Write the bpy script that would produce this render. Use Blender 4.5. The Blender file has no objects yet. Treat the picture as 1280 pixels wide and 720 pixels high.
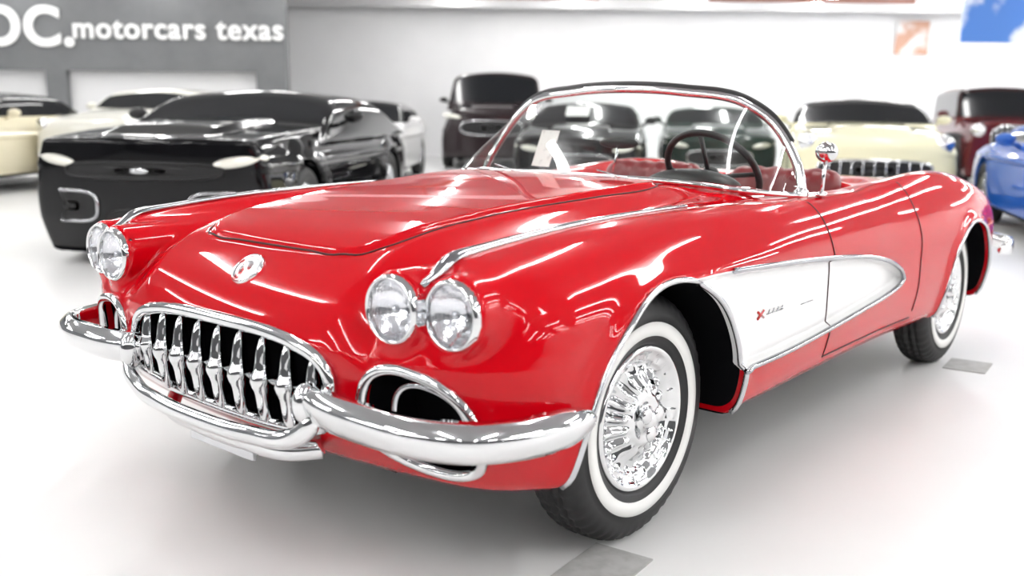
import bpy, numpy as np, math, time
from mathutils import Vector, Matrix
T0=time.time()
# ------------------------------------------------------------------ helpers
def ss(a,b,x):
    t=np.clip((x-a)/(b-a),0,1); return t*t*(3-2*t)
def smax(a,b,k):
    h=np.clip(.5+.5*(a-b)/k,0,1); return b+(a-b)*h+k*h*(1-h)
def smin(a,b,k): return -smax(-a,-b,k)
class Sp:
    def __init__(s,pts):
        p=np.array(pts,float); s.x=p[:,0]; s.y=p[:,1]
        d=np.diff(s.y)/np.diff(s.x); m=np.zeros(len(s.x)); m[1:-1]=.5*(d[1:]+d[:-1]); m[0]=d[0]; m[-1]=d[-1]
        for i in range(1,len(d)):
            if d[i]*d[i-1]<=0: m[i]=0
        s.m=m
    def __call__(s,v):
        v=np.clip(v,s.x[0],s.x[-1]); i=np.clip(np.searchsorted(s.x,v)-1,0,len(s.x)-2)
        h=s.x[i+1]-s.x[i]; t=(v-s.x[i])/h; t2=t*t; t3=t2*t
        return ((2*t3-3*t2+1)*s.y[i]+(t3-2*t2+t)*h*s.m[i]+(3*t2-2*t3)*s.y[i+1]+(t3-t2)*h*s.m[i+1])
def surfnet(F,xs,ys,zs,newton=3):
    X,Y,Z=xs[:,None,None].astype(np.float32),ys[None,:,None].astype(np.float32),zs[None,None,:].astype(np.float32)
    V=np.broadcast_to(F(X,Y,Z),(len(xs),len(ys),len(zs))).astype(np.float32)
    I=V<0
    cnt=sum(I[a:len(xs)-1+a,b:len(ys)-1+b,c:len(zs)-1+c].astype(np.int8) for a in(0,1) for b in(0,1) for c in(0,1))
    i,j,k=np.nonzero((cnt>0)&(cnt<8))
    idx=-np.ones(cnt.shape,np.int64); idx[i,j,k]=np.arange(len(i))
    P=np.zeros((len(i),3)); N=np.zeros(len(i))
    cs=[(a,b,c) for a in(0,1) for b in(0,1) for c in(0,1)]
    for a in cs:
        for ax in range(3):
            if a[ax]==0:
                b=list(a);b[ax]=1
                v0=V[i+a[0],j+a[1],k+a[2]];v1=V[i+b[0],j+b[1],k+b[2]]
                m=(v0<0)!=(v1<0); t=np.where(m,v0/np.where(m,v0-v1,1),0)
                p0=np.stack([xs[i+a[0]],ys[j+a[1]],zs[k+a[2]]],1);p1=np.stack([xs[i+b[0]],ys[j+b[1]],zs[k+b[2]]],1)
                P+=np.where(m[:,None],p0+(p1-p0)*t[:,None],0);N+=m
    P/=N[:,None]
    Q=[]
    def quads(ax):
        A=I[tuple([slice(0,-1) if q==ax else slice(1,-1) for q in range(3)])]
        B=I[tuple([slice(1,None) if q==ax else slice(1,-1) for q in range(3)])]
        for sgn,Mk in((1,A&~B),(-1,B&~A)):
            q=list(np.nonzero(Mk)); o=[q[n]+(0 if n==ax else 1) for n in range(3)]
            u,w=(ax+1)%3,(ax+2)%3
            def c(du,dw):
                r=[o[0].copy(),o[1].copy(),o[2].copy()]; r[u]-=du; r[w]-=dw; return idx[r[0],r[1],r[2]]
            L=[c(1,1),c(0,1),c(0,0),c(1,0)]
            if sgn<0:L=L[::-1]
            Q.append(np.stack(L,1))
    for ax in range(3):quads(ax)
    Q=np.concatenate(Q); Q=Q[(Q>=0).all(1)]
    def grad(P,e=1e-3):
        g=np.zeros_like(P)
        for ax in range(3):
            d=np.zeros(3);d[ax]=e
            g[:,ax]=(F(*(P+d).T)-F(*(P-d).T))/(2*e)
        return g
    cell=min(np.diff(xs).min(),np.diff(zs).min())
    for _ in range(newton):
        f=F(*P.T); g=grad(P); n2=np.maximum((g*g).sum(1),.2)
        st=-(f/n2)[:,None]*g; l=np.linalg.norm(st,axis=1,keepdims=True); st*=np.minimum(1,cell*.35/np.maximum(l,1e-9)); P=P+st
    g=grad(P,2e-3); g/=np.maximum(np.linalg.norm(g,axis=1,keepdims=True),1e-9)
    return P,Q,g
def mesh_obj(name,V,Fc,mat=None,parent=None,smooth=True,normals=None,attrs=None,loc=None):
    me=bpy.data.meshes.new(name)
    V=np.asarray(V,float)
    if isinstance(Fc,np.ndarray) and Fc.ndim==2:
        n=Fc.shape[1]; me.vertices.add(len(V)); me.vertices.foreach_set('co',V.ravel())
        me.loops.add(Fc.size); me.loops.foreach_set('vertex_index',Fc.ravel().astype(np.int32))
        me.polygons.add(len(Fc)); me.polygons.foreach_set('loop_start',np.arange(0,Fc.size,n,dtype=np.int32))
        me.update(calc_edges=True); me.validate()
    else:
        me.from_pydata([tuple(v) for v in V],[],[tuple(int(q) for q in f) for f in Fc]); me.update()
    if smooth: me.polygons.foreach_set('use_smooth',np.ones(len(me.polygons),bool))
    if attrs:
        for k,v in attrs.items():
            a=me.attributes.new(k,'FLOAT','POINT'); a.data.foreach_set('value',np.asarray(v,np.float32))
    if normals is not None:
        try: me.normals_split_custom_set_from_vertices([tuple(n) for n in normals])
        except Exception as e: print('nrm',e)
    o=bpy.data.objects.new(name,me); bpy.context.scene.collection.objects.link(o)
    if mat is not None:
        for m in (mat if isinstance(mat,(list,tuple)) else [mat]): me.materials.append(m)
    if parent is not None:o.parent=parent
    if loc is not None:o.location=loc
    return o
def empty(name,loc=(0,0,0),rz=0):
    e=bpy.data.objects.new(name,None); bpy.context.scene.collection.objects.link(e); e.location=loc; e.rotation_euler=(0,0,rz); e.empty_display_size=.2; return e
class Sp2(Sp):
    def __init__(s,x,y):
        s.x=np.asarray(x,float); s.y=np.asarray(y,float); d=np.diff(s.y)/np.diff(s.x); h=np.diff(s.x)
        m=np.zeros(len(s.x)); m[1:-1]=(d[1:]*h[:-1]+d[:-1]*h[1:])/(h[1:]+h[:-1]); m[0]=d[0]; m[-1]=d[-1]; s.m=m
def dense(pts,n=80,closed=False):
    p=np.array(pts,float)
    if closed:p=np.vstack([p,p[:1]])
    s=np.r_[0,np.cumsum(np.linalg.norm(np.diff(p,axis=0),axis=1))]
    if closed:
        sp=np.r_[s[-3]-s[-1],s[-2]-s[-1],s,s[-1]+s[1],s[-1]+s[2]]; pp=np.vstack([p[-3],p[-2],p,p[1],p[2]])
    else: sp,pp=s,p
    t=np.linspace(0,s[-1],n,endpoint=not closed)
    return np.stack([Sp2(sp,pp[:,k])(t) for k in range(3)],1)
def circ(r,n=12,ry=None):
    a=np.linspace(0,2*math.pi,n,endpoint=False); return np.stack([r*np.cos(a),(ry or r)*np.sin(a)],1)
def sweep(name,path,prof,mat,parent=None,closed=False,scale=None,up=(0,0,1)):
    path=np.asarray(path,float); n=len(path)
    t=np.gradient(path,axis=0) if not closed else np.roll(path,-1,0)-np.roll(path,1,0)
    t/=np.maximum(np.linalg.norm(t,axis=1,keepdims=True),1e-9)
    U=np.tile(np.array(up,float),(n,1))
    sd=np.cross(t,U); sd/=np.maximum(np.linalg.norm(sd,axis=1,keepdims=True),1e-6); b=np.cross(sd,t)
    prof=np.asarray(prof,float); m=len(prof)
    sc=np.ones(n) if scale is None else np.asarray(scale)
    V=(path[:,None,:]+sc[:,None,None]*(sd[:,None,:]*prof[None,:,0:1]+b[:,None,:]*prof[None,:,1:2])).reshape(-1,3)
    F=[]
    for i in range(n if closed else n-1):
        i2=(i+1)%n
        for j in range(m):
            j2=(j+1)%m; F.append((i*m+j,i*m+j2,i2*m+j2,i2*m+j))
    if not closed: F.append(tuple(range(m-1,-1,-1))); F.append(tuple((n-1)*m+q for q in range(m)))
    return mesh_obj(name,V,F,mat,parent)
def tube(name,path,r,mat,parent=None,closed=False,scale=None,n=10):
    path=np.asarray(path,float)
    t=np.gradient(path,axis=0); t/=np.maximum(np.linalg.norm(t,axis=1,keepdims=True),1e-9)
    u=np.array([0,0,1.]) if abs(t[:,2]).max()<.9 else (np.array([0,1.,0]) if abs(t[:,1]).max()<.9 else (np.array([1.,0,0]) if abs(t[:,0]).max()<.9 else np.array([.35,.9,.27])))
    return sweep(name,path,circ(r,n),mat,parent,closed,scale,up=u)
def revolve(prof,seg=64,axis='y',rmod=None,amod=None):
    P=np.array(prof,float); a=np.linspace(0,2*math.pi,seg,endpoint=False); m=len(P)
    R=np.tile(P[:,0][None,:],(seg,1))
    if rmod is not None: R=rmod(R,a)
    A=np.tile(P[:,1][None,:],(seg,1))
    if amod is not None: A=amod(A,R,a[:,None])
    c,s=np.cos(a)[:,None],np.sin(a)[:,None]
    V=np.stack([R*c,A,R*s],-1) if axis=='y' else np.stack([A,R*c,R*s],-1)
    F=[]
    for i in range(seg):
        i2=(i+1)%seg
        for j in range(m-1): F.append((i*m+j,i*m+j+1,i2*m+j+1,i2*m+j))
    return V.reshape(-1,3),np.array(F)
def join(name,parts,mat,parent=None,smooth=True,loc=None):
    V=[];F=[];o=0
    for v,f in parts:
        V.append(np.asarray(v,float)); F+= [tuple(int(q)+o for q in ff) for ff in f]; o+=len(v)
    return mesh_obj(name,np.concatenate(V),F,mat,parent,smooth,loc=loc)
def ellipsoid(c,r,nu=24,nv=16):
    V=[];F=[]
    for i in range(nv+1):
        th=math.pi*i/nv
        for j in range(nu):
            ph=2*math.pi*j/nu; V.append((c[0]+r[0]*math.sin(th)*math.cos(ph),c[1]+r[1]*math.sin(th)*math.sin(ph),c[2]+r[2]*math.cos(th)))
    for i in range(nv):
        for j in range(nu):
            j2=(j+1)%nu; F.append((i*nu+j,(i+1)*nu+j,(i+1)*nu+j2,i*nu+j2))
    return np.array(V),F
def boxg(c,s):
    x,y,z=c;a,b,d=s[0]/2,s[1]/2,s[2]/2
    V=np.array([(x+i*a,y+j*b,z+k*d) for i in(-1,1) for j in(-1,1) for k in(-1,1)])
    return V,[(0,1,3,2),(4,6,7,5),(0,4,5,1),(2,3,7,6),(0,2,6,4),(1,5,7,3)]
def stick(p,q,r,n=8,r2=None):
    p=np.array(p,float);q=np.array(q,float);t=q-p;t/=np.linalg.norm(t);u=np.array([0,0,1.]) if abs(t[2])<.8 else np.array([1.,0,0])
    s=np.cross(t,u);s/=np.linalg.norm(s);b=np.cross(s,t);c=circ(1,n);r2=r if r2 is None else r2
    V=np.concatenate([p+r*(s*c[:,:1]+b*c[:,1:]),q+r2*(s*c[:,:1]+b*c[:,1:])])
    F=[(j,(j+1)%n,n+(j+1)%n,n+j) for j in range(n)]+[tuple(range(n-1,-1,-1)),tuple(range(n,2*n))]
    return V,F
# ------------------------------------------------------------------ materials
def mat(name,col,rough=.5,metal=0,coat=0,emit=None,es=0,bump=None,noisecol=None,spec=.5,coatr=.03,cior=1.5):
    m=bpy.data.materials.new(name);m.use_nodes=True;nt=m.node_tree;b=nt.nodes['Principled BSDF']
    b.inputs['Base Color'].default_value=(*col,1);b.inputs['Roughness'].default_value=rough;b.inputs['Metallic'].default_value=metal
    b.inputs['Coat Weight'].default_value=coat;b.inputs['Coat Roughness'].default_value=coatr;b.inputs['Specular IOR Level'].default_value=spec;b.inputs['Coat IOR'].default_value=cior
    if emit: b.inputs['Emission Color'].default_value=(*emit,1);b.inputs['Emission Strength'].default_value=es
    if noisecol:
        sc,c2,lo,hi=noisecol; tc=nt.nodes.new('ShaderNodeTexCoord');n=nt.nodes.new('ShaderNodeTexNoise');n.inputs['Scale'].default_value=sc;n.inputs['Detail'].default_value=6
        r=nt.nodes.new('ShaderNodeValToRGB');r.color_ramp.elements[0].position=lo;r.color_ramp.elements[1].position=hi
        r.color_ramp.elements[0].color=(*col,1);r.color_ramp.elements[1].color=(*c2,1)
        nt.links.new(tc.outputs['Object'],n.inputs['Vector']);nt.links.new(n.outputs['Fac'],r.inputs['Fac']);nt.links.new(r.outputs['Color'],b.inputs['Base Color'])
    if bump:
        sc,st,ds=bump; tc=nt.nodes.new('ShaderNodeTexCoord');n=nt.nodes.new('ShaderNodeTexNoise');n.inputs['Scale'].default_value=sc
        bp=nt.nodes.new('ShaderNodeBump');bp.inputs['Strength'].default_value=st;bp.inputs['Distance'].default_value=ds
        nt.links.new(tc.outputs['Object'],n.inputs['Vector']);nt.links.new(n.outputs['Fac'],bp.inputs['Height']);nt.links.new(bp.outputs['Normal'],b.inputs['Normal'])
    return m
def paint2(name,base,layers,rough=.45,coat=1,spec=.15,coatr=.02,cior=1.5):
    m=mat(name,base,rough,0,coat,spec=spec,coatr=coatr,cior=cior);nt=m.node_tree;b=nt.nodes['Principled BSDF']
    rgb=nt.nodes.new('ShaderNodeRGB');rgb.outputs[0].default_value=(*base,1);cur=rgb.outputs[0]
    for at,col in layers:
        a=nt.nodes.new('ShaderNodeAttribute');a.attribute_name=at
        g=nt.nodes.new('ShaderNodeMath');g.operation='GREATER_THAN';g.inputs[1].default_value=0;nt.links.new(a.outputs['Fac'],g.inputs[0])
        x=nt.nodes.new('ShaderNodeMix');x.data_type='RGBA';nt.links.new(g.outputs[0],x.inputs['Factor']);nt.links.new(cur,x.inputs['A']);x.inputs['B'].default_value=(*col,1);cur=x.outputs['Result']
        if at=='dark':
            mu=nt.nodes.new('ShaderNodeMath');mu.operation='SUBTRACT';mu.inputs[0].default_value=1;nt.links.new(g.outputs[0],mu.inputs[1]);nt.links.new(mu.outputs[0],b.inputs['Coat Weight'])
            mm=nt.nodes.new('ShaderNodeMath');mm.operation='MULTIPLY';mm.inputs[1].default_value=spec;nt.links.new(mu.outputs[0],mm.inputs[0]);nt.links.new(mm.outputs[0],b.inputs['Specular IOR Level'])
    nt.links.new(cur,b.inputs['Base Color']);return m
def glassmat(name,tint=(.93,.97,.95),f0=.05,k=.6,ribs=False):
    m=bpy.data.materials.new(name);m.use_nodes=True;nt=m.node_tree;nt.nodes.clear()
    N=nt.nodes.new;L=nt.links.new
    o=N('ShaderNodeOutputMaterial');x=N('ShaderNodeMixShader');t=N('ShaderNodeBsdfTransparent');g=N('ShaderNodeBsdfGlossy')
    lw=N('ShaderNodeLayerWeight');lw.inputs[0].default_value=.5;p=N('ShaderNodeMath');p.operation='POWER';p.inputs[1].default_value=4
    ma=N('ShaderNodeMath');ma.operation='MULTIPLY_ADD';ma.inputs[1].default_value=k;ma.inputs[2].default_value=f0
    t.inputs[0].default_value=(*tint,1);g.inputs['Roughness'].default_value=.01
    L(lw.outputs['Facing'],p.inputs[0]);L(p.outputs[0],ma.inputs[0]);L(ma.outputs[0],x.inputs[0]);L(t.outputs[0],x.inputs[1]);L(g.outputs[0],x.inputs[2]);L(x.outputs[0],o.inputs[0])
    if ribs:
        g.inputs['Roughness'].default_value=.12
        tc=N('ShaderNodeTexCoord');w=N('ShaderNodeTexWave');w.bands_direction='Y';w.inputs['Scale'].default_value=28;bp=N('ShaderNodeBump');bp.inputs['Strength'].default_value=.6;bp.inputs['Distance'].default_value=.003
        L(tc.outputs['Object'],w.inputs['Vector']);L(w.outputs['Fac'],bp.inputs['Height']);L(bp.outputs['Normal'],g.inputs['Normal'])
    return m
RED=(.53,.0010,.0065)
M={}
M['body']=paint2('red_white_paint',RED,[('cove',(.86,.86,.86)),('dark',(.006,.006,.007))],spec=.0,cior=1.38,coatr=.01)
M['vinyl']=mat('red_vinyl',(.35,.006,.010),.4,bump=(60,.15,.002))
M['seat']=mat('seat_vinyl',(.16,.005,.008),.35,bump=(60,.15,.002))
M['chrome']=mat('chrome',(.74,.75,.76),.035,1)
M['trim']=mat('trim_chrome',(.42,.43,.45),.08,1)
M['chrome2']=mat('satin_chrome',(.60,.61,.63),.16,1)
M['black']=mat('black_trim',(.006,.006,.007),.45)
M['seam']=mat('seam_shadow_gap',(.03,.002,.003),.6)
M['rubber']=mat('tyre_rubber',(.012,.012,.013),.55,bump=(300,.2,.001))
M['ww']=mat('whitewall',(.82,.82,.80),.45)
M['glass']=glassmat('windshield_glass')
M['lens']=glassmat('headlight_lens',(.97,.98,1),.12,.7,ribs=True)
M['refl']=mat('reflector',(.90,.90,.92),.14,1,bump=(45,.5,.004))
M['badge']=mat('badge_enamel',(.75,.76,.78),.2,1,noisecol=(30,(.55,.1,.1),.5,.62))
M['tail']=mat('tail_lamp_red',(.5,.01,.01),.15,0,1)
M['paper']=mat('paper_card',(.85,.85,.84),.6,noisecol=(40,(.6,.6,.6),.55,.7))
# ------------------------------------------------------------------ camera
CAM=(-2.171,-2.152,1.154);YAW,PIT,ROL,FP=.694,-.180,.011,1226.2
cam=bpy.data.cameras.new('camera');co=bpy.data.objects.new('camera',cam);bpy.context.scene.collection.objects.link(co)
fw=Vector((math.cos(YAW)*math.cos(PIT),math.sin(YAW)*math.cos(PIT),math.sin(PIT)));rt=fw.cross(Vector((0,0,1))).normalized();up=rt.cross(fw)
rt,up=rt*math.cos(ROL)+up*math.sin(ROL),-rt*math.sin(ROL)+up*math.cos(ROL)
co.matrix_world=Matrix(((rt.x,up.x,-fw.x,CAM[0]),(rt.y,up.y,-fw.y,CAM[1]),(rt.z,up.z,-fw.z,CAM[2]),(0,0,0,1)))
cam.sensor_width=36;cam.lens=FP/1280*36;cam.dof.use_dof=True;cam.dof.focus_distance=2.9;cam.dof.aperture_fstop=2.0;cam.clip_end=200
bpy.context.scene.camera=co
# ------------------------------------------------------------------ main car body
spHc=Sp([(-.83,.56),(-.77,.63),(-.70,.705),(-.60,.78),(-.5,.82),(-.2,.866),(.2,.895),(.65,.915),(.95,.915),(1.9,.88),(2.4,.87),(2.9,.81),(3.2,.73),(3.5,.6)])
spHf=Sp([(-.85,.79),(-.75,.805),(-.6,.825),(-.3,.852),(0,.868),(.6,.875),(1.0,.868),(1.5,.866),(1.83,.885),(2.3,.905),(2.62,.89),(2.9,.845),(3.12,.79),(3.28,.72),(3.45,.62)])
spYp=Sp([(-.8,.665),(-.3,.672),(.3,.695),(1,.72),(2,.745),(3.3,.71)])
spW=Sp([(-.9,.78),(-.75,.85),(-.6,.885),(-.3,.91),(0,.915),(.5,.915),(1,.905),(1.6,.90),(2.1,.915),(2.6,.925),(3.0,.90),(3.3,.85),(3.5,.80)])
spP=Sp([(.12,.12),(.25,.06),(.35,.022),(.5,.0),(.62,.0),(.72,.018),(.80,.055),(.9,.12),(1.0,.2)])
spVd=Sp([(-.8,.070),(-.4,.070),(.2,.050),(.7,.02),(1.0,.01),(3.6,.03)])
covT=Sp([(-.2,.728),(.3,.718),(.81,.692),(1.3,.65),(1.53,.612),(1.65,.575),(1.705,.545),(1.725,.52)])
covB=Sp([(-.2,.42),(.3,.42),(.79,.425),(1.34,.458),(1.56,.477),(1.66,.492),(1.705,.505),(1.725,.52)])
AR=((-.02,.33,.40),(2.59,.325,.355))
MZ,MHY,MHZ=.494,.425,.126
LAMPS=((.598,-.715),(.742,-.675))
def mouth(ay,z): return ((np.abs(ay/MHY)**3.2+np.abs((z-MZ)/MHZ)**3.2+1e-9)**(1/3.2)-1)*.14
SY,SZ,SHY,SHZ=.655,.460,.142,.122
def scoop(ay,z):
    zz=z-SZ+.16*(ay-SY); return ((np.abs((ay-SY)/SHY)**2.3+np.abs(zz/SHZ)**2.3+1e-9)**(1/2.3)-1)*.12
def Xf(ay,z):
    return -.77+.05*(ay/.6)**2+.9*np.maximum(.42-z,0)+.35*np.maximum(z-.60,0)
def hoodmask(x,ay):
    xf=-.60+.12*ay*ay
    return smin(smin(x-xf,.67-x,.05),(.36+.10*(x+.6)/1.2)-ay,.10)
def Side(x,z):
    S=spW(x)-spP(z)
    for cx,cz,ra in AR:
        rho=np.sqrt((x-cx)**2+(z-cz)**2); S=S+.014*np.exp(-((rho-ra)/.035)**2)
    sd=np.minimum(covT(x)-z,z-covB(x)); sd=np.minimum(np.minimum(sd,1.725-x),x-.05)
    return S-.024*ss(0,.02,sd)
def Fb(x,y,z,cut=True):
    ay=np.abs(y); Hc=spHc(x);Hf=spHf(x);yp=spYp(x)
    base=Hc-.02*(ay/.9)**2-spVd(x)*ss(yp-.28,yp-.12,ay)+.016*ss(0,.022,hoodmask(x,ay))
    b=ss(yp-.15,yp-.0,ay)
    T=np.where(ay<yp,base*(1-b)+Hf*b,Hf-.095*((ay-yp)/.2)**2)
    f=smax(Xf(ay,z)-x,ay-Side(x,z),.20)
    f=smax(f,x-(3.44-.12*(ay/.7)**2-.5*np.maximum(z-.6,0)-.3*np.maximum(.45-z,0)),.22)
    f=smax(f,(z-T)*.85,.042)
    for ly,lx in LAMPS:
        d=np.sqrt((ay-ly)**2+(z-.718)**2)-.087
        d=smax(smax(d,lx-x,.02),x+.15,.1)
        f=smin(f,d,.035)
    f=smax(f,.27-z,.05)
    if cut:
        for ly,lx in LAMPS:
            d=np.sqrt((ay-ly)**2+(z-.718)**2)-.074
            f=smax(f,-np.maximum(d,x-lx-.065),.006)
        for cx,cz,ra in AR:
            rho=np.sqrt((x-cx)**2+(z-cz)**2); f=smax(f,-np.maximum(rho-ra,.45-ay),.010)
        f=smax(f,-np.maximum(mouth(ay,z),x+.58),.012)
        f=smax(f,-np.maximum(scoop(ay,z),x+.56),.012)
        c=((np.abs((x-1.47)/.49)**5+np.abs(ay/.665)**5+1e-9)**.2-1)*.5
        f=smax(f,-np.maximum(c,.40-z),.03)
    return f
car=empty('convertible_sports_car')
xs=np.r_[np.arange(-.90,.5,.0085),np.arange(.5,3.6,.013)]
ys=np.r_[np.arange(-.97,-.45,.009),np.arange(-.45,.45,.012),np.arange(.45,.98,.011)]
zs=np.arange(.22,.98,.009)
P,Q,G=surfnet(Fb,xs,ys,zs)
x,y,z=P.T;ay=np.abs(y)
cove=np.minimum(np.minimum(covT(x)-z,z-covB(x)),np.minimum(np.minimum(1.725-x,x-.06),ay-.7))
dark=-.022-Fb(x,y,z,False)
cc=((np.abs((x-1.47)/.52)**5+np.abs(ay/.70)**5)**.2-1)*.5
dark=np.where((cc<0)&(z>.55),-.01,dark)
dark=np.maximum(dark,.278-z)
body=mesh_obj('body_shell',P,Q,M['body'],car,normals=G,attrs={'cove':cove,'dark':dark})
def surf_y(x,z,sg=-1,off=0,cut=False):
    x=np.atleast_1d(x).astype(float);z=np.atleast_1d(z).astype(float);lo=np.full(x.shape,.3);hi=np.full(x.shape,1.1)
    for _ in range(30):
        m=(lo+hi)/2;i=Fb(x,m,z,cut)<0;lo=np.where(i,m,lo);hi=np.where(i,hi,m)
    return sg*(lo+off)
def surf_x(y,z,off=0):
    y=np.atleast_1d(y).astype(float);z=np.atleast_1d(z).astype(float);lo=np.full(y.shape,-1.0);hi=np.full(y.shape,-.2)
    for _ in range(30):
        m=(lo+hi)/2;i=Fb(m,y,z,False)<0;hi=np.where(i,m,hi);lo=np.where(i,lo,m)
    return lo-off
def surf_z(x,y,off=0):
    x=np.atleast_1d(x).astype(float);y=np.atleast_1d(y).astype(float);lo=np.full(x.shape,.4);hi=np.full(x.shape,1.1)
    for _ in range(30):
        m=(lo+hi)/2;i=Fb(x,y,m,False)<0;lo=np.where(i,m,lo);hi=np.where(i,hi,m)
    return lo+off
for sg in(-1,1):
    xt=1.725-(1.725-.30)*np.linspace(1,0,90)**1.6; xb=1.725-(1.725-.36)*np.linspace(0,1,90)**1.6
    px=np.r_[xt,xb[1:]];pz=np.r_[covT(xt),covB(xb)[1:]]
    tube('cove_trim',np.stack([px,surf_y(px,pz,sg,.005),pz],1),.009,M['trim'],car)
    for n,(cx,cz,ra) in enumerate(AR):
        a0=math.asin((.285-cz)/ra)
        a=np.linspace(a0,math.pi-a0,80);px=cx+ra*np.cos(a);pz=cz+ra*np.sin(a)
        tube('wheel_arch_trim',np.stack([px,surf_y(px,pz,sg,.000),pz],1),.0085,M['chrome2'],car)
    px=np.linspace(-.692,.40,70);py=sg*(.668+.014*ss(0,.4,px))
    sweep('fender_spear',np.stack([px,py,surf_z(px,py,.003)],1),circ(.014,12,.011),M['trim'],car,scale=np.r_[np.linspace(.6,1.4,5),np.linspace(1.4,1,10),np.linspace(1,.5,55)])
    for xx,z0,z1 in((1.03,.33,.865),(1.91,.36,.88)):
        pz=np.linspace(z0,z1,40);px=xx+.0*pz
        tube('door_seam',np.stack([px,surf_y(px,pz,sg,.0005),pz],1),.0028,M['seam'],car)
    px=np.linspace(1.03,1.91,40);pz=np.full(40,.33)
    tube('door_seam_lower',np.stack([px,surf_y(px,pz,sg,.0005),pz],1),.0025,M['seam'],car)
    a=np.linspace(0,2*math.pi,90,endpoint=False)
    cy=SY+SHY*np.sign(np.cos(a))*np.abs(np.cos(a))**(2/2.3);cz=SZ+SHZ*np.sign(np.sin(a))*np.abs(np.sin(a))**(2/2.3)-.16*(cy-SY)
    tube('side_scoop_surround',np.stack([surf_x(cy,cz,.002),sg*cy,cz],1),.014,M['chrome'],car,closed=True)
    cy2=SY+.005+(cy-SY)*.66;cz2=SZ+(cz-SZ)*.66
    tube('side_scoop_inner_ring',np.stack([surf_x(cy2,cz2,-.045),sg*cy2,cz2],1),.009,M['chrome2'],car,closed=True)
hw=[(-.59,0),(-.588,.15),(-.582,.27),(-.56,.335),(-.51,.365),(-.3,.385),(.0,.41),(.3,.437),(.55,.458),(.63,.44),(.668,.38),(.675,.2),(.675,0)]
hp=np.array([(a,b,0) for a,b in hw]+[(a,-b,0) for a,b in hw[-2:0:-1]])
hp=dense(hp,240,True);hp[:,2]=surf_z(hp[:,0],hp[:,1],.0005)
tube('hood_seam',hp,.0028,M['seam'],car,closed=True)
a=np.linspace(0,2*math.pi,140,endpoint=False)
my=MHY*np.sign(np.cos(a))*np.abs(np.cos(a))**(2/3.2);mz=MZ+MHZ*np.sign(np.sin(a))*np.abs(np.sin(a))**(2/3.2)
tube('grille_surround',np.stack([surf_x(my,mz,.004),my,mz],1),.018,M['chrome'],car,closed=True)
parts=[]
for i in range(9):
    yy=-.364+.091*i; xx=float(surf_x(yy,.5,0)[0])-.002
    hz=.112 if abs(yy)<.35 else .098
    tz=np.sin(np.linspace(-math.pi/2,math.pi/2,29));V=[]
    for t in tz:
        cap=math.sqrt(max(0,1-abs(t)**6))+.02
        wv=cap*(.0125+.003*(1-t*t)+.009*math.exp(-(t/.20)**2));dv=cap*(.019+.012*(1-t*t)+.013*math.exp(-(t/.2)**2))
        for q in range(14):
            b=2*math.pi*q/14;V.append((xx+.014-dv*math.cos(b)*(1 if math.cos(b)>0 else .5),yy+wv*math.sin(b),.49+t*hz))
    F=[(r*14+q,r*14+(q+1)%14,(r+1)*14+(q+1)%14,(r+1)*14+q) for r in range(28) for q in range(14)]
    parts.append((V,F))
parts.append(ellipsoid((-.735,0,.485),(.02,.40,.015)))
join('grille_teeth',parts,M['chrome'],car)
bprof=np.array([(-.010,-.046),(.010,-.042),(.022,-.026),(.029,-.004),(.032,.014),(.024,.026),(.006,.041),(-.012,.046),(-.018,.03),(-.018,-.03)])
for sg in(-1,1):
    bp=dense([(-.770,.36,.482),(-.800,.46,.480),(-.808,.60,.478),(-.79,.74,.474),(-.735,.85,.472),(-.63,.912,.470),(-.52,.935,.470),(-.41,.935,.470)],80)
    bp[:,1]*=sg
    sc=np.ones(80);sc[:6]=np.linspace(.75,1,6);sc[-16:]=np.sqrt(np.clip(1-np.linspace(0,.995,16)**2,0,1))*.9+.1
    pr=bprof.copy(); pr[:,0]*=-sg
    if sg>0: pr=pr[::-1]
    sweep('front_bumper',bp,pr,M['chrome'],car,scale=sc)
    join('bumper_guard',[ellipsoid((-.790,sg*.385,.478),(.036,.028,.050))],M['chrome'],car)
    rp=dense([(3.02,.94,.50),(3.22,.935,.50),(3.38,.88,.50),(3.50,.74,.50),(3.54,.5,.49)],40);rp[:,1]*=sg
    pr2=bprof*np.array([1,.8]); pr2[:,0]*=sg
    sweep('rear_bumper',rp,pr2,M['chrome'],car,scale=np.r_[np.linspace(.4,1,8),np.ones(32)])
    join('tail_lamp',[ellipsoid((3.30,sg*.72,.60),(.06,.05,.05))],M['tail'],car)
ub=dense([(-.77,.40,.46),(-.795,.40,.425),(-.805,.34,.385),(-.82,.2,.368),(-.825,0,.362),(-.82,-.2,.368),(-.805,-.34,.385),(-.795,-.40,.425),(-.77,-.40,.46)],80)
sweep('lower_bumper_bar',ub,circ(.018,12,.024),M['chrome'],car)
lb=dense([(-.70,.33,.33),(-.745,.27,.322),(-.765,.1,.316),(-.765,-.1,.316),(-.745,-.27,.322),(-.70,-.33,.33)],50)
sweep('licence_plate_bracket',lb,circ(.022,12,.026),M['chrome'],car)
join('licence_plate_holder',[boxg((-.765,.0,.288),(.010,.28,.035))],M['chrome2'],car,smooth=False)
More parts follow.
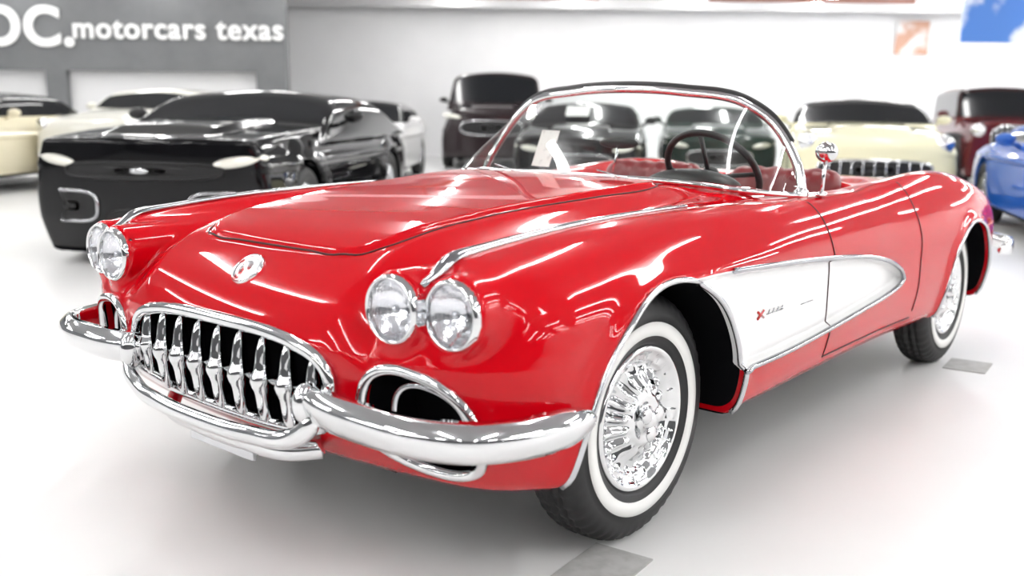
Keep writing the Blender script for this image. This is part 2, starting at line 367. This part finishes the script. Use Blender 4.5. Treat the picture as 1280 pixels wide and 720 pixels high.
for n,(ly,lx) in enumerate(LAMPS):
    lx-=.005
    for sg in(-1,1):
        V,Fq=revolve([(.067,.030),(.068,-.002),(.071,-.008),(.075,-.007),(.079,.002),(.081,.03)],64,'x')
        mesh_obj('headlight_bezel',V,Fq,M['chrome'],car,loc=(lx,sg*ly,.718))
        V,Fq=revolve([(.0001,.050),(.02,.047),(.042,.035),(.056,.022),(.069,.006)],48,'x');mesh_obj('headlight_reflector',V,Fq,M['refl'],car,loc=(lx,sg*ly,.718))
        V,Fq=revolve([(.0001,-.026),(.02,-.025),(.04,-.019),(.055,-.011),(.068,.0)],48,'x');mesh_obj('headlight_lens',V,Fq,M['lens'],car,loc=(lx,sg*ly,.718))
        join('headlight_bulb',[ellipsoid((lx+.016,sg*ly,.718),(.010,.010,.010),12,8)],M['chrome2'],car)
ex=-.665;ez=float(surf_z(ex,0)[0])
V,Fq=revolve([(.0001,-.012),(.02,-.011),(.036,-.007),(.040,-.009),(.046,-.010),(.050,-.004),(.051,.006)],48,'x')
em=mesh_obj('hood_emblem',V,Fq,[M['badge']],car,loc=(ex,0,ez));em.rotation_euler=(0,math.radians(48),0)
sy=lambda a,b:float(surf_y(a,b,-1,.002)[0])
join('cove_badge',[stick((.48,sy(.48,.55),.550),(.52,sy(.52,.57),.572),.004),stick((.52,sy(.52,.55),.550),(.48,sy(.48,.57),.572),.004)],M['tail'],car)
join('cove_script',[stick((.55+.03*i,sy(.55,.56),.555),(.562+.03*i,sy(.55,.57),.568),.002) for i in range(4)]+[stick((.54,sy(.55,.56),.556),(.66,sy(.66,.56),.556),.0015)]+[stick((.80,sy(.8,.55),.548),(.90,sy(.90,.55),.548),.0015)],M['trim'],car)
# ------------------------------------------------------------------ wheels
def main_wheel(nm,cx,sg):
    w=empty(nm);w.parent=car;w.location=(cx,sg*(.732 if cx<1 else .760),.341)
    half=[(.195,-.055),(.203,-.070),(.212,-.077),(.226,-.081),(.2265,-.0835),(.245,-.087),(.264,-.0865),(.2645,-.084),(.285,-.083),(.305,-.078),(.322,-.069),(.334,-.056),(.339,-.044),(.3405,-.036),(.334,-.034),(.334,-.028),(.341,-.026),(.342,-.010),(.335,-.008)]
    pf=half+[(a,-b) for a,b in half[::-1]]
    def rm(R,a):
        k=((np.arange(len(a))//2)%2)[:,None]; return np.where((R>.315)&(k==1),R-.0045,R)
    V,Fq=revolve(pf,200,'y',rm)
    if sg>0:V[:,1]*=-1
    o=mesh_obj('tyre',V,Fq,[M['rubber'],M['ww']],w)
    cr=np.hypot(V[:,0],V[:,2])
    mi=[1 if (abs(V[list(p.vertices),1]).mean()>.0832 and .226<cr[list(p.vertices)].mean()<.2646) else 0 for p in o.data.polygons]
    o.data.polygons.foreach_set('material_index',np.array(mi,np.int32))
    rs=[(.0001,-.112),(.014,-.111),(.024,-.106),(.030,-.096),(.034,-.086),(.044,-.083),(.058,-.088),(.070,-.085),(.078,-.078)]
    rs+=[(r_,-.078+.034*ss(.078,.132,r_)) for r_ in np.linspace(.083,.132,9)]
    rs+=[(.140,-.042),(.148,-.044),(.155,-.056),(.160,-.062),(.172,-.064),(.178,-.068),(.186,-.076),(.193,-.078),(.199,-.075),(.203,-.066),(.198,-.05)]
    def am(A,R,a):
        fl=np.clip((R-.075)/.02,0,1)*np.clip((.150-R)/.012,0,1)
        A=A+fl*.009*np.cos(18*a)
        sl=np.clip(1-np.abs(R-.166)/.009,0,1)
        return A+sl*.014*(np.cos(18*a)>.2)
    V,Fq=revolve(rs,504,'y',None,am)
    prt=[(V,Fq)]
    for k in range(3):
        a=2*math.pi*k/3+.4;prt.append(ellipsoid((.034*math.cos(a),-.106,.034*math.sin(a)),(.024,.008,.024),12,8))
    if sg>0: prt=[(np.asarray(v)*np.array([1,-1,1]),f) for v,f in prt]
    join('wheel_cover',prt,M['chrome'],w)
    V,Fq=revolve([(.196,.055),(.18,.04),(.17,-.03),(.0001,-.015)],48,'y');mesh_obj('wheel_back',V,Fq,M['black'],w)
for cx in(0,2.59):
    for sg in(-1,1): main_wheel('wheel',cx,sg)
join('underbody',[boxg((1.3,0,.30),(3.7,.86,.10))],M['black'],car,smooth=False)
join('axles',[stick((0,-.7,.34),(0,.7,.34),.04),stick((2.59,-.7,.34),(2.59,.7,.34),.05)],M['black'],car)
# ------------------------------------------------------------------ windshield
basep=[(1.10,-.738,.872),(.95,-.715,.885),(.82,-.63,.90),(.73,-.46,.92),(.69,-.22,.928),(.68,0,.93)]
headp=[(1.115,-.722,.93),(1.14,-.66,1.04),(1.145,-.585,1.125),(1.125,-.49,1.185),(1.085,-.25,1.225),(1.065,0,1.237)]
mir=lambda L:L+[(a,-b,c) for a,b,c in L[-2::-1]]
def param(L,n=61):
    L=np.array(mir(L));s=np.linspace(0,1,len(L));t=np.linspace(0,1,n);return np.stack([Sp2(s,L[:,k])(t) for k in range(3)],1)
B=param(basep);H=param(headp);nv=10
V=[];bul=np.array([-.02,0,0])
for i in range(61):
    for j in range(nv+1):
        u=j/nv;V.append(B[i]*(1-u)+H[i]*u+bul*math.sin(math.pi*u))
Fq=[(i*(nv+1)+j,(i+1)*(nv+1)+j,(i+1)*(nv+1)+j+1,i*(nv+1)+j+1) for i in range(60) for j in range(nv)]
mesh_obj('windshield_glass',V,Fq,M['glass'],car)
fr=dense([basep[0]]+mir(headp)+[(basep[0][0],-basep[0][1],basep[0][2])],120)
sweep('windshield_frame',fr,circ(.014,12,.017),M['chrome'],car,up=(.4,0.01,1))
sweep('windshield_base_trim',B+np.array([0,0,-.002]),circ(.009,10,.010),M['chrome'],car)
for sg in(-1,1):
    join('windshield_post_foot',[ellipsoid((1.10,sg*.735,.875),(.045,.022,.025))],M['chrome'],car)
sweep('header_seal',fr[12:-12]+np.array([.010,0,.015]),circ(.015,8),M['black'],car)
for sy_ in(-.30,.18):
    join('wiper',[stick((.66,sy_,.925),(.725,sy_+.17,.945),.003),ellipsoid((.655,sy_,.925),(.012,.012,.008))],M['chrome2'],car)
# ------------------------------------------------------------------ interior
cd=np.array([(.87,.20,.935),(.90,.31,.935),(.955,.30,1.075),(.925,.19,1.075)])
mesh_obj('display_card',np.concatenate([cd,cd+np.array([.002,0,0])]),[(0,1,2,3),(7,6,5,4),(0,4,5,1),(1,5,6,2),(2,6,7,3),(3,7,4,0)],M['paper'],car,smooth=False)
def rb(x,y,z,c,s,r):
    dx=np.abs(x-c[0])-s[0]/2+r;dy=np.abs(y-c[1])-s[1]/2+r;dz=np.abs(z-c[2])-s[2]/2+r
    return np.sqrt(np.maximum(dx,0)**2+np.maximum(dy,0)**2+np.maximum(dz,0)**2)+np.minimum(np.maximum(dx,np.maximum(dy,dz)),0)-r
def Fseat(x,y,z):
    a=rb(x,y,z,(.0,0,.08),(.50,.50,.18),.06)
    xx=x-.28-.28*(z-.1)
    b=rb(xx,y,z,(0,0,.28),(.13,.50-.0,.56),.06)
    return smin(a,b,.04)+.004*np.cos(y*70)*(np.abs(y)<.18)
SPt,SQ,SG=surfnet(Fseat,np.arange(-.3,.6,.02),np.arange(-.3,.3,.02),np.arange(-.06,.62,.02))
for sy_ in(-.33,.33):
    mesh_obj('bucket_seat',SPt,SQ,M['seat'],car,normals=SG,loc=(1.45,sy_,.36))
def torus(c,R,r,nrm,nu=48,nv2=10):
    nrm=np.array(nrm,float);nrm/=np.linalg.norm(nrm);u=np.cross(nrm,[0,1,0]);u/=np.linalg.norm(u);w=np.cross(nrm,u);V=[];F=[]
    for i in range(nu):
        a=2*math.pi*i/nu;d=u*math.cos(a)+w*math.sin(a)
        for j in range(nv2):
            b=2*math.pi*j/nv2;V.append(np.array(c)+d*(R+r*math.cos(b))+nrm*r*math.sin(b))
    for i in range(nu):
        for j in range(nv2):F.append((i*nv2+j,((i+1)%nu)*nv2+j,((i+1)%nu)*nv2+(j+1)%nv2,i*nv2+(j+1)%nv2))
    return np.array(V),F,u,w
c=np.array((1.17,-.35,.93));nrm=np.array((.80,0,.60))
tv,tf,u,w=torus(c,.185,.013,nrm)
join('steering_wheel',[(tv,tf)]+[stick(c-nrm*.03,c+(u*math.cos(a)+w*math.sin(a))*.18,.009) for a in(math.pi*.5,math.pi*1.5,0)]+[ellipsoid(tuple(c-nrm*.02),(.03,.035,.035)),stick(c-nrm*.02,c-nrm*.25,.02)],M['black'],car)
join('instrument_cluster',[ellipsoid((1.0,-.36,.88),(.09,.20,.07))],M['black'],car)
join('instrument_dials',[ellipsoid((1.085,-.36+dy,.88),(.01,.035,.035)) for dy in(-.09,0,.09)],M['chrome2'],car)
join('dashboard',[ellipsoid((.99,0,.84),(.07,.62,.07))],M['vinyl'],car)
tube('rear_view_mirror_stalk',np.array([(1.02,0,.92),(1.04,0,.98),(1.05,0,1.02)]),.005,M['chrome'],car)
join('rear_view_mirror',[ellipsoid((1.055,0,1.03),(.010,.09,.022))],M['black'],car)
join('door_mirror',[ellipsoid((1.165,-.79,1.02),(.026,.040,.036)),stick((1.18,-.775,.86),(1.17,-.785,.99),.007),ellipsoid((1.18,-.775,.872),(.035,.018,.010))],M['chrome'],car)
# ------------------------------------------------------------------ room frame
fh=Vector((math.cos(YAW),math.sin(YAW),0));rh=Vector((math.sin(YAW),-math.cos(YAW),0));O=Vector((CAM[0],CAM[1],0))
def RF(D,R,z=0): return O+fh*D+rh*R+Vector((0,0,z))
def roombox(name,D0,D1,R0,R1,z0,z1,m,parent=None):
    V,F=boxg((0,0,0),(D1-D0,R1-R0,z1-z0));o=mesh_obj(name,V,F,m,parent,False);o.location=RF((D0+D1)/2,(R0+R1)/2,(z0+z1)/2);o.rotation_euler=(0,0,YAW);return o
M['floor']=mat('white_epoxy_floor',(.81,.81,.805),.35,0,0,noisecol=(.9,(.765,.765,.76),.45,.75),spec=.35)
M['wall']=mat('white_wall',(.93,.93,.94),.7,noisecol=(2,(.91,.91,.92),.4,.7))
M['ceil']=mat('gray_white_ceiling',(.34,.34,.35),.8)
M['gray']=mat('gray_panel',(.15,.155,.16),.6,noisecol=(3,(.13,.135,.14),.4,.7))
M['gwall']=mat('charcoal_wall',(.07,.07,.075),.6,noisecol=(3,(.09,.09,.095),.4,.7))
M['doorm']=mat('roller_door',(.68,.68,.69),.6)
M['pipe']=mat('sprinkler_pipe',(.35,.16,.12),.5)
M['steel']=mat('ceiling_steel',(.8,.8,.81),.5)
M['lamp']=mat('fluorescent_tube',(1,1,1),.5,emit=(1,.99,.97),es=39)
HC=3.75
roombox('floor',-9,25,-15,17,-.1,0,M['floor'])
roombox('ceiling',-9,25,-15,17,HC,HC+.1,M['ceil'])
roombox('wall_back',25,25.2,-15,17,0,HC,M['wall']);roombox('wall_front',-9.2,-9,-15,17,0,HC,M['gwall'])
roombox('wall_left',-9,25,-15.2,-15,0,HC,M['gray']);roombox('wall_right',-9,25,17,17.2,0,HC,M['wall'])
fx=empty('fluorescent_light_fixtures')
for D in (-6.5,-1.5,3.2,8.2,13.5,17.2,21.2):
    for R in np.arange(-12.6,16.1,2.8):
        if D>20 and R<-4: continue
        roombox('tube',D,D+2.6,R-.045,R+.045,HC-.12,HC-.06,M['lamp'],None).parent=fx
pp=empty('sprinkler_pipes')
for D,R0,R1,z,r in((17,-2,1.4,3.0,.04),(16.8,3.2,6.6,2.98,.04)):
    v,f=stick(RF(D,R0,z),RF(D,R1,z),r,10);mesh_obj('pipe',v,f,M['pipe'],pp)
    for R in (R0+.3,R1-.3):
        v,f=stick(RF(D,R,z),RF(D,R,HC),.02,8);mesh_obj('pipe_hanger',v,f,M['pipe'],pp)
bm=empty('ceiling_beams')
for D in(16.3,24): roombox('beam',D,D+.15,-15,17,HC-.22,HC,M['steel']).parent=bm
pw=empty('showroom_partition')
ZB=1.83
for a in((20,20.3,-13,-4.55,ZB,3.75,M['gray']),(20,20.3,-9.35,-8.95,0,ZB,M['gray']),(20,20.3,-5.15,-4.55,0,ZB,M['gray']),(20.2,20.28,-13,-9.35,0,ZB,M['doorm']),(20.2,20.28,-8.95,-5.15,0,ZB,M['doorm'])):
    roombox('partition_panel',*a).parent=pw
M['sign']=mat('sign_letters_white',(.8,.8,.8),.5,emit=(1,1,1),es=.15)
def text(name,s,size,D,R,z,ext=.02,off=.01):
    cu=bpy.data.curves.new(name,'FONT');cu.body=s;cu.size=size;cu.extrude=ext;cu.offset=off;cu.space_character=1.08;o=bpy.data.objects.new(name,cu);bpy.context.scene.collection.objects.link(o)
    o.location=RF(D,R,z);o.rotation_euler=(math.pi/2,0,YAW-math.pi/2);cu.materials.append(M['sign']);return o
text('sign_lettering','KOC.',1.05,19.96,-11.35,2.32,off=.03);text('sign_lettering','motorcars texas',.58,19.96,-8.75,2.46,off=.009)
roombox('hanging_banner',18,18.05,7.95,10.6,2.42,3.7,mat('banner_blue',(.05,.18,.55),.5,noisecol=(1.2,(.7,.75,.8),.5,.6)))
roombox('wall_sign',24.9,24.98,9.4,10.2,2.6,3.4,mat('sign_orange',(.6,.35,.25),.5,noisecol=(2,(.8,.8,.8),.45,.6)))
# ------------------------------------------------------------------ background cars
HL=mat('bg_headlight',(.88,.87,.78),.15,.2,1)
def bgcar(name,D,R,ang,L,W,H,hood,belt,trunk,gh,col,roof=None,r=.33,k=.14,lights='slit',grille=(.5,.12,.45),fender=0,chrome=True,nose=.10,side=.10,tumble=.35,gcol=(.012,.013,.015),wb=.58,gc=.20,intakes=False,vents=False,round_=.10,gframe=None,bulge=.035,haunch=0,card=False):
    e=empty(name,RF(D,R),YAW-math.radians(ang))
    T=Sp([(-L/2,hood-nose),(-L/2+.35,hood-.04),(gh[0]*L,belt),(gh[3]*L,belt),(L/2-.35,trunk),(L/2,trunk-.14)])
    ax_=(-L*wb/2-.02*L,L*wb/2)
    def planes(x,y,z):
        ay=np.abs(y);hh=H-belt
        def pl(xa,xb,s):
            dx=(xb-xa)*L;n=math.hypot(dx,hh);return s*((x-xa*L)*hh-(z-belt)*dx)/n
        df=-pl(gh[0],gh[1],1);dr=pl(gh[3],gh[2],1);ds=(ay-(W/2-side-(z-belt)*tumble))*.93
        return df,dr,ds,z-(H-.06*(ay/.7)**2-.02*((x-(gh[1]+gh[2])/2*L)/.8)**2)
    def F(x,y,z):
        ay=np.abs(y)
        S=W/2-.06*((z-.5)/.35)**2-.10*(np.abs(x)/(L/2))**4+.014*ss(.70,.72,z)*ss(.80,.74,z)
        for cx in ax_:
            rho=np.sqrt((x-cx)**2+(z-r)**2);S=S+haunch*np.exp(-((rho-r-.08)/.10)**2)
        t=T(x)-.04*(ay/(W/2))**2+fender*np.exp(-((ay-.68*W/2*1.15)/.13)**2)*ss(.3,-.1,x/L*2)
        t=t+bulge*ss(.46,.38,ay)*ss(.0,.08,gh[0]*L-x)*ss(-L/2+.15,-L/2+.6,x)
        f=smax(np.abs(x)-(L/2-round_*(ay/(W/2))**2-.25*np.maximum(.35-z,0)),ay-S,k*1.3);f=smax(f,z-t,k);f=smax(f,gc-z,.03)
        a,b,c,d=planes(x,y,z);g=smax(smax(a,b,.05),smax(c,d,.12),.06);g=smax(g,belt-.15-z,.02)
        f=smin(f,g,.03)
        for cx in ax_:
            rho=np.sqrt((x-cx)**2+(z-r)**2);f=smax(f,-np.maximum(rho-r-.05,W/2-.30-ay),.01)
        return f
    P,Q,G=surfnet(F,np.arange(-L/2-.06,L/2+.07,.03),np.arange(-W/2-.06,W/2+.07,.035),np.arange(.06,H+.06,.03),2)
    x,y,z=P.T;a,b,c,d=planes(x,y,z)
    gl=np.minimum(np.minimum(z-belt-.03,-d-.05),np.minimum(np.maximum(-a,-c)-.05,np.maximum(-b,-c)-.08))
    gl=np.minimum(gl,np.maximum(np.abs(x-(gh[1]+gh[2])/2*L-.15)-.03,-c-.05))
    rho=np.minimum(np.hypot(x-ax_[0],z-r),np.hypot(x-ax_[1],z-r))
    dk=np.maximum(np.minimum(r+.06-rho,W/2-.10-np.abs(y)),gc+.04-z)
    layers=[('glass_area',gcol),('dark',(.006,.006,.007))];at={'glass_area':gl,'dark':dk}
    if roof: layers.insert(0,('roof_area',roof));at['roof_area']=np.minimum(z-belt-.01,.04-np.maximum(a,b))
    mesh_obj('body_shell',P,Q,paint2(name+'_paint',col,layers,.35,spec=.0,cior=1.42,coatr=.01),e,normals=G,attrs=at)
    for cx in ax_:
        for sg in(-1,1):
            V,Fq=revolve([(r*.6,-.07),(r*.75,-.1),(r*.93,-.095),(r,-.06),(r,.06),(r*.93,.09),(r*.6,.07)],40,'y')
            yy=sg*(W/2-.13);mesh_obj('tyre',V,Fq,M['rubber'],e,loc=(cx,yy,r))
            prt=[revolve([(.001,-.05),(.05,-.06),(.06,-.03),(r*.5,-.02)],24,'y'),revolve([(r*.52,-.05),(r*.6,-.085),(r*.63,-.07)],32,'y')]+[stick((.04*math.cos(t_),-.05,.04*math.sin(t_)),(r*.56*math.cos(t_),-.06,r*.56*math.sin(t_)),.022,6) for t_ in np.arange(0,6.28,6.283/5)]
            prt=[(np.asarray(v)*np.array([1,-sg,1]),f) for v,f in prt]
            join('wheel_rim',prt,M['chrome2'],e,loc=(cx,yy,r))
    def xat(y,z):
        lo,hi=-L/2-.1,0.
        for _ in range(24):
            m=(lo+hi)/2
            if F(np.array([m]),np.array([y]),np.array([z]))[0]<0:hi=m
            else:lo=m
        return lo
    def opening(nm,cy,cz,hy,hz,frame,fm,ex=.6):
        n=28;rim=[]
        for q in range(n):
            t_=2*math.pi*q/n;yy=cy+hy*np.sign(math.cos(t_))*abs(math.cos(t_))**ex;zz=cz+hz*np.sign(math.sin(t_))*abs(math.sin(t_))**ex;rim.append((xat(yy,zz)-.008,yy,zz))
        V2=[];F2=[]
        for s_ in(.33,.66,1.0):
            for q in range(n):
                yy,zz=cy+(rim[q][1]-cy)*s_,cz+(rim[q][2]-cz)*s_;V2.append((xat(yy,zz)-.01,yy,zz))
        V2.append((xat(cy,cz)-.01,cy,cz))
        for a_ in range(2):
            for q in range(n):F2.append((a_*n+q,a_*n+(q+1)%n,(a_+1)*n+(q+1)%n,(a_+1)*n+q))
        F2+=[(3*n,q,(q+1)%n) for q in range(n)]
        mesh_obj(nm,V2,F2,M['black'],e)
        tube(nm+'_frame',np.array(rim),frame,fm,e,closed=True)
    gy,gh_,gz=grille
    opening('grille_opening',0,gz,gy,gh_,.014,gframe or (M['chrome'] if chrome else M['chrome2']))
    if intakes:
        for sg in(-1,1):
            opening('lower_intake',sg*.56,.44,.22,.11,.012,M['chrome2'])
            join('daytime_running_lamp',[stick((xat(sg*.80,.36)-.01,sg*.80,.36),(xat(sg*.80,.52)-.01,sg*.80,.52),.014)],M['plate_w'],e)
        opening('centre_intake',0,.34,.26,.08,.010,M['black'])
        join('grille_emblem',[ellipsoid((xat(0,gz)-.02,0,gz),(.012,.07,.022))],M['chrome2'],e)
    if vents:
        join('grille_slats',[stick((xat(yy,gz)-.03,yy,gz-gh_*.9),(xat(yy,gz)-.03,yy,gz+gh_*.9),.012,6) for yy in np.linspace(-gy*.8,gy*.8,9)],M['chrome2'],e)
    if card:
        xa,xb=gh[0]*L,gh[1]*L
        pt=lambda u,y:(xa+(xb-xa)*u-.05,y,belt+(H-belt)*u+.035)
        join('price_sheet',[(np.array([pt(.25,-.05),pt(.25,.30),pt(.70,.30),pt(.70,-.05)]),[(0,1,2,3)])],M['paper'],e,smooth=False)
    lz=hood-.17
    for sg in(-1,1):
        if lights=='round':
            ly=sg*(W/2-.24);lx=xat(ly,lz);V,Fq=revolve([(.001,-.04),(.05,-.03),(.085,.0),(.10,-.005),(.105,.02),(.105,.10)],28,'x');mesh_obj('headlight',V,Fq,M['chrome'],e,loc=(lx,ly,lz))
        else:
            ly=sg*(W/2-.27)
            join('headlight',[ellipsoid((0,0,0),(.05,.20,.045))],HL,e,loc=(xat(ly,lz-.06)+.03,ly,lz-.06)).rotation_euler=(sg*.14,0,-sg*.40)
    if chrome:
        bp=dense([(xat(W/2*s_,.38)-.06,W/2*s_,.40) for s_ in(-.92,-.6,-.3,0,.3,.6,.92)],30);sweep('front_bumper',bp,circ(.03,8,.055),M['chrome'],e)
    for sg in(-1,1):
        join('door_mirror',[ellipsoid((gh[0]*L+.35,sg*(W/2+.04),belt+.06),(.05,.09,.055)),stick((gh[0]*L+.35,sg*(W/2-.1),belt-.02),(gh[0]*L+.35,sg*(W/2+.02),belt+.04),.02)],mat(name+'_mirror',col,.3),e)
    return e
M['plate_w']=mat('running_lamp',(.8,.8,.8),.2,.2,1)
G1=(-.16,.0,.22,.42);G2=(-.17,-.04,.22,.36)
bgcar('muscle_car',9.30,-2.38,6,4.75,1.92,1.31,1.0,1.02,1.03,(-.15,-.02,.20,.38),(.004,.004,.005),lights='slit',grille=(.58,.055,.70),chrome=False,nose=.07,r=.35,k=.035,gc=.09,intakes=True,round_=.18,gframe=M['black'],bulge=.05,haunch=.025)
bgcar('vintage_coupe',13.6,-7.5,4,4.7,1.85,1.32,.95,.98,.95,G2,(.76,.70,.52),roof=(.02,.02,.02),lights='round',grille=(.6,.12,.55),vents=True)
bgcar('vintage_coupe',15.6,-5.45,6,4.7,1.85,1.42,1.04,1.08,1.0,G2,(.80,.79,.72),lights='round',grille=(.6,.12,.55),vents=True)
bgcar('sports_coupe',16.4,-2.55,2,4.3,1.85,1.28,.88,.92,.95,G1,(.80,.80,.80),roof=(.02,.02,.02),grille=(.6,.07,.42),chrome=False,k=.09)
bgcar('suv_car',21.3,-.35,2,4.4,2.1,1.95,1.25,1.28,1.2,(-.22,-.13,.44,.48),(.03,.022,.024),grille=(.6,.14,.8),r=.40,tumble=.18,chrome=False,k=.09)
bgcar('sports_coupe',15.5,1.15,8,4.5,1.88,1.28,.88,.95,.95,G1,(.008,.008,.009),chrome=False,k=.09,card=True)
bgcar('sports_coupe',17.5,3.5,8,4.5,1.88,1.25,.88,.95,.95,G1,(.012,.03,.022),chrome=False,k=.09)
bgcar('convertible_car',13.2,4.55,14,4.9,1.9,1.35,1.0,1.02,.98,G2,(.80,.77,.54),roof=(.05,.05,.05),lights='round',grille=(.6,.1,.55),vents=True)
tk=bgcar('vintage_off_road_truck',16.5,7.9,14,3.6,1.50,1.62,1.10,1.10,1.1,(-.18,-.15,.44,.46),(.10,.014,.016),roof=(.03,.012,.012),lights='round',grille=(.34,.2,.80),k=.05,tumble=.05,r=.38,vents=True,nose=.04,round_=.03)
for cx in(-3.6*.29-.072,3.6*.29):
    for sg in(-1,1):
        a=np.linspace(-.15,math.pi+.15,24);pth=np.stack([cx+.48*np.cos(a),np.full(24,sg*.74),.38+.48*np.sin(a)],1)
        mesh_obj('fender',np.array([(p[0],p[1]+o*.17,p[2]+(.0 if o else .02)) for p in pth for o in(-1,0,1)]),[(i*3+j,i*3+j+1,i*3+j+4,i*3+j+3) for i in range(23) for j in range(2)],M['black'],tk)
bgcar('roadster_car',9.2,5.56,14,4.3,1.75,1.10,.90,.87,.86,(-.08,.02,.16,.26),(.02,.11,.45),lights='round',grille=(.42,.11,.45),fender=.05)
def floorplate(name,c,s,rz,m):
    V,F=boxg((0,0,0),s);o=mesh_obj(name,V,F,m,None,False);o.location=(c[0],c[1],s[2]/2+.0005);o.rotation_euler=(0,0,rz)
M['mat']=mat('gray_rubber_mat',(.40,.40,.39),.6,noisecol=(20,(.48,.48,.47),.4,.6))
floorplate('floor_mat',(-.23,-.84,0),(.26,.17,.004),.1,M['mat']);floorplate('floor_mat',(2.60,-.95,0),(.22,.18,.004),.1,M['mat'])
w=bpy.data.worlds.new('world');bpy.context.scene.world=w;w.use_nodes=True;w.node_tree.nodes['Background'].inputs[0].default_value=(1,1,1,1);w.node_tree.nodes['Background'].inputs[1].default_value=.3
vs=bpy.context.scene.view_settings;vs.view_transform='Standard';vs.look='None';vs.exposure=0;vs.gamma=1
print('total',time.time()-T0)
